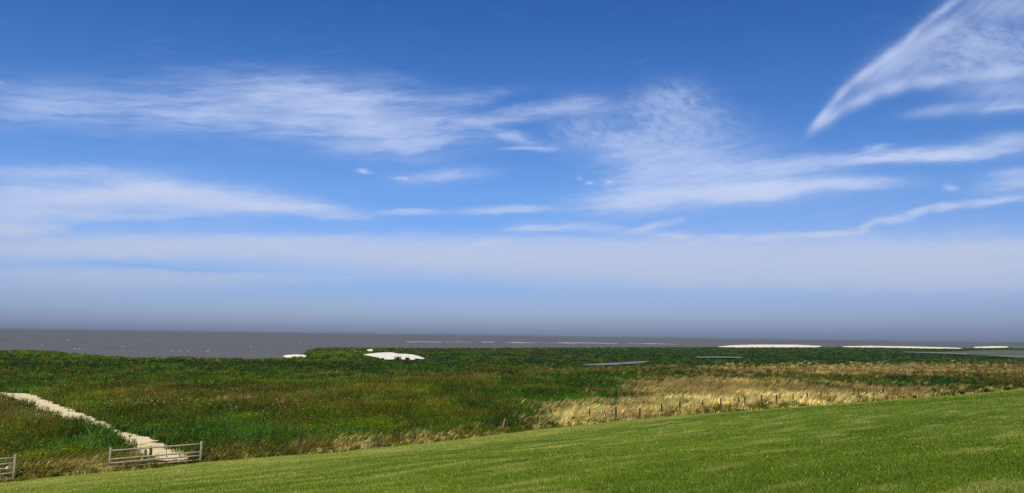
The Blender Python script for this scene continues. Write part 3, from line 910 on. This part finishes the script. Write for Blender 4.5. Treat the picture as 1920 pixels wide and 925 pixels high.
# ------------------------------------------------------------------ shrubs
def make_shrub(px, ybase, wpx, hpx, label, colr, nl=420):
    g = ground(px, ybase, 0.2)
    z0 = gz_at(g) if dike_d(np.array([g[0]]), np.array([g[1]]))[0] < 0 else 0.0
    dist = np.linalg.norm(g[:2]); Wm = wpx / F * dist / 2; Hm = hpx / F * dist
    root = empty('shrub', (g[0], g[1], z0), label, 'shrub', 'dark shrubs on the marsh')
    cl = [(random.uniform(-.6, .6) * Wm, random.uniform(-.4, .4) * Wm, random.uniform(.35, .75) * Hm, random.uniform(.35, .6)) for _ in range(9)]
    P = []
    for q_ in range(nl):
        cx, cy, cz, cr = random.choice(cl)
        v = rng.normal(0, 1, 3); v /= np.linalg.norm(v); v *= rng.uniform(0.4, 1.05)
        P.append((cx + v[0] * cr * Wm, cy + v[1] * cr * Wm, max(0.05, cz + v[2] * cr * Hm * .75)))
    P = np.array(P); n_ = len(P)
    sz_ = max(0.05, .5 * dist / 804) * rng.uniform(.6, 1.2, n_)
    d1_ = rng.normal(0, 1, (n_, 3)); d1_ /= np.linalg.norm(d1_, axis=1, keepdims=True)
    d2_ = np.cross(d1_, rng.normal(0, 1, (n_, 3))); d2_ /= np.linalg.norm(d2_, axis=1, keepdims=True)
    Vq_ = np.stack([P - d1_ * sz_[:, None], P + d2_ * sz_[:, None] * .5, P + d1_ * sz_[:, None], P - d2_ * sz_[:, None] * .5], 1)
    c_ = np.array(colr) * np.exp(rng.normal(0, .35, (n_, 1)))
    me_ = np_mesh('foliage', Vq_.reshape(-1, 3), np.arange(n_ * 4), np.full(n_, 4), np.repeat(c_, 4, axis=0))
    put('foliage', me_, M_leaf, root)
    mb_ = MB()
    for cx, cy, cz, cr in cl[:5]:
        mb_.tube([(cx * .1, cy * .1, -0.1), (cx * .5, cy * .5, cz * .5), (cx, cy, cz)], [.03 * Hm, .022 * Hm, .01 * Hm], 6)
    mb_.build('stems', M_brown_wood, root, True)
    return root


dk = (0.022, 0.040, 0.010)
make_shrub(371, 669, 24, 8, 'dark round shrub on the left shore against the sea', dk)
make_shrub(356, 668.5, 9, 7, 'small peaked shrub just left of the dark round shore shrub', dk, 200)
make_shrub(717, 675, 8, 5, 'leftmost small dark bush before the white shell bank', dk, 200)
make_shrub(746, 675, 16, 7.5, 'widest dark bush before the middle of the white shell bank', dk)
make_shrub(765, 675.5, 13, 7, 'round dark bush before the white shell bank, right of the widest one', dk, 300)
make_shrub(782, 675.5, 9, 5, 'low bush before the right end of the white shell bank', dk, 200)
make_shrub(1788, 741.5, 9, 5, 'black green clump low at the mown edge near the right end', (0.02, 0.03, 0.01), 260)
make_shrub(1803, 739, 14, 8, 'bigger black green clump beside pale straw at the mown edge', (0.022, 0.032, 0.01), 320)
make_shrub(1849, 734, 9, 7, 'brown green clump left of the pale straw near the right border', (0.06, 0.05, 0.015), 240)
make_shrub(1890, 730, 10, 7, 'dark brown clump nearest the right border at the mown edge', (0.05, 0.05, 0.015), 240)
make_shrub(1714, 745, 8, 5, 'small dark clump at the mown edge right of the last post', (0.05, 0.045, 0.012), 200)

# ------------------------------------------------------------------ haze
m = bpy.data.materials.new('sea_haze'); m.use_nodes = True
t = N(m.node_tree); t.n.clear()
o = t.node('ShaderNodeOutputMaterial'); pv = t.node('ShaderNodeVolumePrincipled')
pv.inputs['Color'].default_value = (0.47, 0.50, 0.55, 1); pv.inputs['Density'].default_value = 0.00006; pv.inputs['Anisotropy'].default_value = 0.2
t.link(pv.outputs[0], o.inputs['Volume'])
HAZE = True
if HAZE:
    bmh = bmesh.new(); bmesh.ops.create_cube(bmh, size=1.0)
    me = bpy.data.meshes.new('haze'); bmh.to_mesh(me); bmh.free()
    hz = put('haze', me, m); hz.scale = (126000, 126000, 17); hz.location = (0, 0, 4.2); tag(hz, kind='stuff')

# ------------------------------------------------------------------ light and sky
SUN_EL, SUN_AZ = rad(50), rad(174)         # azimuth clockwise from +Y; sun behind the camera to the left
sd = bpy.data.lights.new('sun', 'SUN'); sd.energy = 5.0; sd.angle = rad(0.53); sd.color = (1.0, 0.94, 0.80)
sun = bpy.data.objects.new('sun', sd); col.objects.link(sun)
sv = Vector((math.sin(SUN_AZ) * math.cos(SUN_EL), math.cos(SUN_AZ) * math.cos(SUN_EL), math.sin(SUN_EL)))
sun.rotation_euler = sv.to_track_quat('Z', 'Y').to_euler()

w = bpy.data.worlds.new('World'); scene.world = w; w.use_nodes = True
t = N(w.node_tree); t.n.clear()
out = t.node('ShaderNodeOutputWorld'); bg = t.node('ShaderNodeBackground'); bg.inputs['Strength'].default_value = 0.1
t.link(bg.outputs[0], out.inputs[0])
sky = t.node('ShaderNodeTexSky', sky_type='NISHITA'); sky.sun_disc = False
sky.sun_elevation = SUN_EL; sky.sun_rotation = SUN_AZ
sky.altitude = 0; sky.air_density = 1.0; sky.dust_density = 0.6; sky.ozone_density = 2.0
tc = t.node('ShaderNodeTexCoord'); sx = t.node('ShaderNodeSeparateXYZ'); t.link(tc.outputs['Generated'], sx.inputs[0])
az = t.math('ARCTAN2', sx.outputs[0], sx.outputs[1]); el = t.math('ARCSINE', sx.outputs[2])
cb = t.node('ShaderNodeCombineXYZ'); t.link(az, cb.inputs[0]); t.link(el, cb.inputs[1])
pvec = cb.outputs[0]
# clear-sky tint by height: deep polarised blue above, grey sea haze at the horizon
GAIN = [(0.0, (0.355, 0.44, 0.83)), (0.03, (0.395, 0.495, 0.95)), (0.06, (0.43, 0.56, 1.02)), (0.10, (0.45, 0.59, 1.10)), (0.26, (0.50, 0.72, 1.22)), (0.40, (0.52, 0.79, 1.24)), (0.75, (0.30, 0.63, 1.13)), (1.0, (0.20, 0.52, 1.01))]
ek = t.maprange(el, 0.0, 0.44, 0.0, 1.0)
gain = t.ramp(ek, GAIN)
mul = t.node('ShaderNodeVectorMath', operation='MULTIPLY'); t.link(sky.outputs[0], mul.inputs[0]); t.link(gain, mul.inputs[1])
clear = mul.outputs[0]

# clouds, laid out by compass bearing and height
wn = t.noise(t.mapping(pvec, scale=(9, 22, 1)), 1.0, 4, 0.6)
vs_ = t.node('ShaderNodeVectorMath', operation='SUBTRACT'); t.link(wn.outputs['Color'], vs_.inputs[0]); vs_.inputs[1].default_value = (0.5, 0.5, 0.5)
vm2 = t.node('ShaderNodeVectorMath', operation='MULTIPLY'); t.link(vs_.outputs[0], vm2.inputs[0]); vm2.inputs[1].default_value = (0.10, 0.022, 0)
va = t.node('ShaderNodeVectorMath', operation='ADD'); t.link(pvec, va.inputs[0]); t.link(vm2.outputs[0], va.inputs[1])
warped = va.outputs[0]
vm3 = t.node('ShaderNodeVectorMath', operation='MULTIPLY'); t.link(vs_.outputs[0], vm3.inputs[0]); vm3.inputs[1].default_value = (0.030, 0.013, 0)
va2 = t.node('ShaderNodeVectorMath', operation='ADD'); t.link(pvec, va2.inputs[0]); t.link(vm3.outputs[0], va2.inputs[1])
wn2 = t.noise(t.mapping(pvec, scale=(40, 120, 1)), 1.0, 4, 0.65)
vs2 = t.node('ShaderNodeVectorMath', operation='SUBTRACT'); t.link(wn2.outputs['Color'], vs2.inputs[0]); vs2.inputs[1].default_value = (0.5, 0.5, 0.5)
vm4 = t.node('ShaderNodeVectorMath', operation='MULTIPLY_ADD'); t.link(vs2.outputs[0], vm4.inputs[0]); vm4.inputs[1].default_value = (0.030, 0.0075, 0); t.link(va2.outputs[0], vm4.inputs[2])
warped_s = vm4.outputs[0]
vm5 = t.node('ShaderNodeVectorMath', operation='MULTIPLY_ADD'); t.link(vs2.outputs[0], vm5.inputs[0]); vm5.inputs[1].default_value = (0.022, 0.006, 0); t.link(warped, vm5.inputs[2])
warped = vm5.outputs[0]
vm6 = t.node('ShaderNodeVectorMath', operation='MULTIPLY_ADD'); t.link(vs2.outputs[0], vm6.inputs[0]); vm6.inputs[1].default_value = (0.006, 0.0045, 0); t.link(pvec, vm6.inputs[2])
warped_f = vm6.outputs[0]


CHAIN = None


def strokes(vec, items):
    global CHAIN
    acc = None
    for (x0, y0, x1, y1, wpx, amp) in items:
        a0 = azel(x0, y0); a1 = azel(x1, y1)
        cx, cy = (a0[0] + a1[0]) / 2, (a0[1] + a1[1]) / 2
        L_ = math.hypot(a1[0] - a0[0], a1[1] - a0[1]) / 2 * 1.05 + wpx / F * 0.3
        th_ = math.atan2(a1[1] - a0[1], a1[0] - a0[0])
        v_ = vec
        if CHAIN is not None:           # evaluate the strokes one after the other
            cn = t.node('ShaderNodeVectorMath', operation='MULTIPLY_ADD'); t.link(CHAIN, cn.inputs[0]); cn.inputs[1].default_value = (1e-9, 1e-9, 0); t.link(vec, cn.inputs[2])
            v_ = cn.outputs[0]
        q_ = t.mapping(v_, loc=(cx, cy, 0), rot=(0, 0, th_), scale=(L_, wpx / F * 1.25, 1), typ='TEXTURE')
        dp = t.node('ShaderNodeVectorMath', operation='DOT_PRODUCT'); t.link(q_, dp.inputs[0]); t.link(q_, dp.inputs[1])
        g_ = t.math('POWER', 0.22, dp.outputs['Value'])
        acc = t.math('MULTIPLY', g_, amp) if acc is None else t.math('MULTIPLY_ADD', g_, amp, acc)
        CHAIN = acc
    return acc


def poly(pts_, wpx, amp):
    return [(*pts_[i], *pts_[i + 1], wpx, amp) for i in range(len(pts_) - 1)]


A_ = [(-80, 200, 250, 190, 32, .34), (180, 208, 480, 212, 36, .36), (380, 195, 720, 212, 46, .52), (430, 162, 640, 168, 16, .22), (560, 178, 780, 192, 28, .35),
      (600, 235, 860, 252, 40, .55), (700, 272, 860, 262, 16, .3), (800, 228, 1130, 200, 11, .45), (780, 192, 960, 172, 12, .25), (900, 240, 1000, 270, 8, .35), (940, 277, 1045, 276, 4.5, .5),
      (1040, 205, 1130, 195, 22, .22), (330, 140, 470, 140, 10, .12), (0, 162, 30, 162, 5, .2)]
B_ = [(1085, 384, 1310, 368, 19, .62), (1250, 366, 1570, 345, 16, .95), (1500, 347, 1690, 342, 9, .6), (1160, 305, 1450, 312, 44, .42), (1350, 322, 1600, 300, 14, .5),
      (1580, 299, 1760, 290, 8, .62), (1690, 291, 1885, 285, 11, .62), (1830, 272, 1960, 262, 12, .38), (1150, 352, 1260, 330, 26, .32), (1120, 288, 1280, 284, 14, .25), (1620, 280, 1660, 276, 6, .3),
      (1772, 352, 1796, 351, 5, .35), (1840, 356, 1960, 345, 11, .4), (1850, 331, 1960, 324, 9, .25),
      (-60, 321, 280, 322, 10, .34), (-60, 366, 160, 364, 22, .5), (90, 366, 300, 368, 14, .7), (200, 346, 350, 358, 16, .7), (280, 362, 490, 374, 17, .9), (420, 386, 570, 389, 10, .8), (300, 385, 480, 392, 14, .3),
      (500, 374, 680, 400, 11, .5), (-60, 395, 250, 390, 22, .22), (-60, 405, 110, 415, 26, .40), (130, 426, 430, 420, 10, -.5), (200, 397, 330, 402, 6, -.2), (-60, 428, 115, 427, 9, .65), (100, 402, 420, 406, 12, .35), (150, 422, 330, 420, 4, .15), (560, 400, 690, 405, 5, .35),
      (712, 398, 830, 396, 5, .45), (860, 395, 1040, 393, 5, .5), (925, 387, 1000, 388, 4, .3), (740, 336, 920, 324, 11, .28)]
C_ = [(950, 428, 1065, 425, 5, .6), (1000, 420, 1190, 428, 8, .32), (1180, 433, 1262, 419, 5, .6), (1200, 437, 1315, 446, 6, .6)] + \
    poly([(1390, 450), (1500, 443), (1602, 437), (1640, 416), (1700, 408), (1742, 393), (1800, 384), (1930, 373)], 5.5, .55) + \
    [(1330, 443, 1382, 447, 5, .5), (1480, 443, 1600, 441, 5, .3), (1084, 331, 1096, 333, 2.5, .3), (1097, 343, 1117, 343, 3.5, .38), (1138, 343, 1152, 341, 3.5, .32), (668, 318, 695, 322, 3.2, .4), (735, 334, 765, 334, 2.5, .3), (1268, 415, 1285, 414, 5, .2)]
H_ = [(-300, 455, 720, 462, 17, .50), (420, 478, 1120, 478, 30, .55), (860, 488, 1560, 488, 34, .62), (1380, 490, 2300, 488, 38, .72), (850, 470, 975, 450, 5, .22), (200, 446, 720, 448, 9, .3), (900, 452, 1500, 455, 10, .2),
      (1620, 462, 2200, 455, 10, .25), (-300, 478, 400, 474, 12, .2), (-200, 505, 760, 522, 12, .28), (-300, 522, 500, 530, 20, .18), (900, 520, 2200, 525, 20, .22), (0, 484, 860, 523, 3.2, -.14), (-300, 560, 2300, 560, 26, .10), (-300, 380, 560, 400, 60, .10), (1050, 400, 2100, 390, 50, .05)]
F_ = poly([(1522, 246), (1560, 196), (1592, 160), (1650, 118), (1692, 88), (1728, 50), (1810, -14)], 6.5, .55) + \
    [(1590, 172, 1700, 100, 17, .45), (1670, 112, 1790, 42, 16, .42), (1740, 80, 1800, 30, 9, .3), (1800, 12, 2000, 6, 24, .5), (1640, 145, 1760, 110, 24, .3)] + \
    poly([(1526, 240), (1580, 202), (1650, 171), (1702, 157), (1790, 146), (1960, 128)], 10, .60) + \
    [(1690, 216, 1810, 200, 8, .28), (1780, 206, 1980, 186, 12, .38), (1790, 172, 1980, 160, 12, .36), (1840, 207, 1960, 193, 3.5, .3)]
M_ = [(1070, 266, 1270, 258, 16, .50), (1180, 192, 1315, 176, 26, .36), (1190, 222, 1370, 230, 32, .48), (1040, 252, 1160, 222, 22, .25), (1720, 112, 1980, 92, 32, .62), (1740, 60, 1900, 70, 22, .3)]

fibA = t.noise(t.mapping(warped_s, rot=(0, 0, 0.10), scale=(1 / 13, 1 / 100, 1), typ='TEXTURE'), 1.0, 6, 0.62, 0.4).outputs[0]
fibB = t.noise(t.mapping(warped_s, rot=(0, 0, 0.09), scale=(1 / 18, 1 / 130, 1), typ='TEXTURE'), 1.0, 6, 0.65, 0.3).outputs[0]
fibF = t.noise(t.mapping(warped_f, rot=(0, 0, 0.62), scale=(1 / 15, 1 / 105, 1), typ='TEXTURE'), 1.0, 6, 0.62, 0.3).outputs[0]
puff = t.noise(t.mapping(pvec, rot=(0, 0, -0.35), scale=(1 / 60, 1 / 115, 1), typ='TEXTURE'), 1.0, 4, 0.62, 0.3).outputs[0]
patchy = t.noise(t.mapping(pvec, scale=(10, 26, 1)), 1.0, 4, 0.6).outputs[0]


def lay(mask, tex, lo, hi, a, b_):
    return t.math('MULTIPLY', mask, t.maprange(tex, lo, hi, a, b_))


def fray(mask, tex, gain_, rag):
    """ragged cloud edge: the texture eats into the thin parts of the mask"""
    e_ = t.math('MULTIPLY', t.math('SUBTRACT', tex, 0.5), t.maprange(mask, 0.0, 0.35, 0.0, rag))
    return t.math('MAXIMUM', t.math('MULTIPLY_ADD', mask, gain_, e_), 0.0)


soft = t.math('MULTIPLY', t.maprange(patchy, .3, .7, .75, 1.2), 1.0)
dA = t.math('MULTIPLY', fray(strokes(warped, A_), fibA, 0.92, 1.2), soft)
dB = t.math('MULTIPLY', fray(strokes(warped_s, B_), fibB, 1.25, 1.1), soft)
dC = fray(strokes(warped_s, C_), fibB, 1.3, 1.2)
dH = fray(strokes(warped_s, H_), fibA, 1.9, 0.8)
dF = fray(strokes(warped_f, F_), fibF, 0.88, 0.50)
dM = fray(strokes(warped_s, M_), puff, .72, .85)
tot = dA
for x_ in (dB, dC, dH, dF, dM): tot = t.math('ADD', tot, x_)
# faint wisps all round the sky
wisp = t.math('MULTIPLY', t.maprange(fibA, .55, .85, 0, .10), t.maprange(patchy, .42, .75, 0, 1))
tot = t.math('ADD', tot, wisp)
# saturating opacity: 1 - exp(-k d)
dens = t.math('SUBTRACT', 1.0, t.math('POWER', 0.30, t.math('MAXIMUM', tot, 0.0)))
dens = t.math('MULTIPLY', dens, 1.15, clamp=True)
ccol = t.ramp(ek, [(0.0, (4.0, 4.7, 5.9)), (0.25, (5.15, 5.9, 7.9)), (0.45, (5.9, 6.8, 9.2)), (1.0, (5.6, 6.6, 9.2))])
fin = t.mix(dens, clear, ccol)
t.link(fin, bg.inputs['Color'])
w.cycles.sampling_method = 'MANUAL'; w.cycles.sample_map_resolution = 512

# ------------------------------------------------------------------ render settings
vs = scene.view_settings
vs.view_transform = 'Standard'; vs.look = 'None'; vs.exposure = 0.0; vs.gamma = 1.0; vs.use_curve_mapping = False
scene.render.engine = 'CYCLES'
scene.cycles.use_denoising = False
scene.cycles.use_adaptive_sampling = True; scene.cycles.adaptive_threshold = 0.01
scene.cycles.max_bounces = 6; scene.cycles.diffuse_bounces = 3; scene.cycles.transmission_bounces = 4; scene.cycles.glossy_bounces = 2; scene.cycles.volume_bounces = 0
scene.render.film_transparent = False
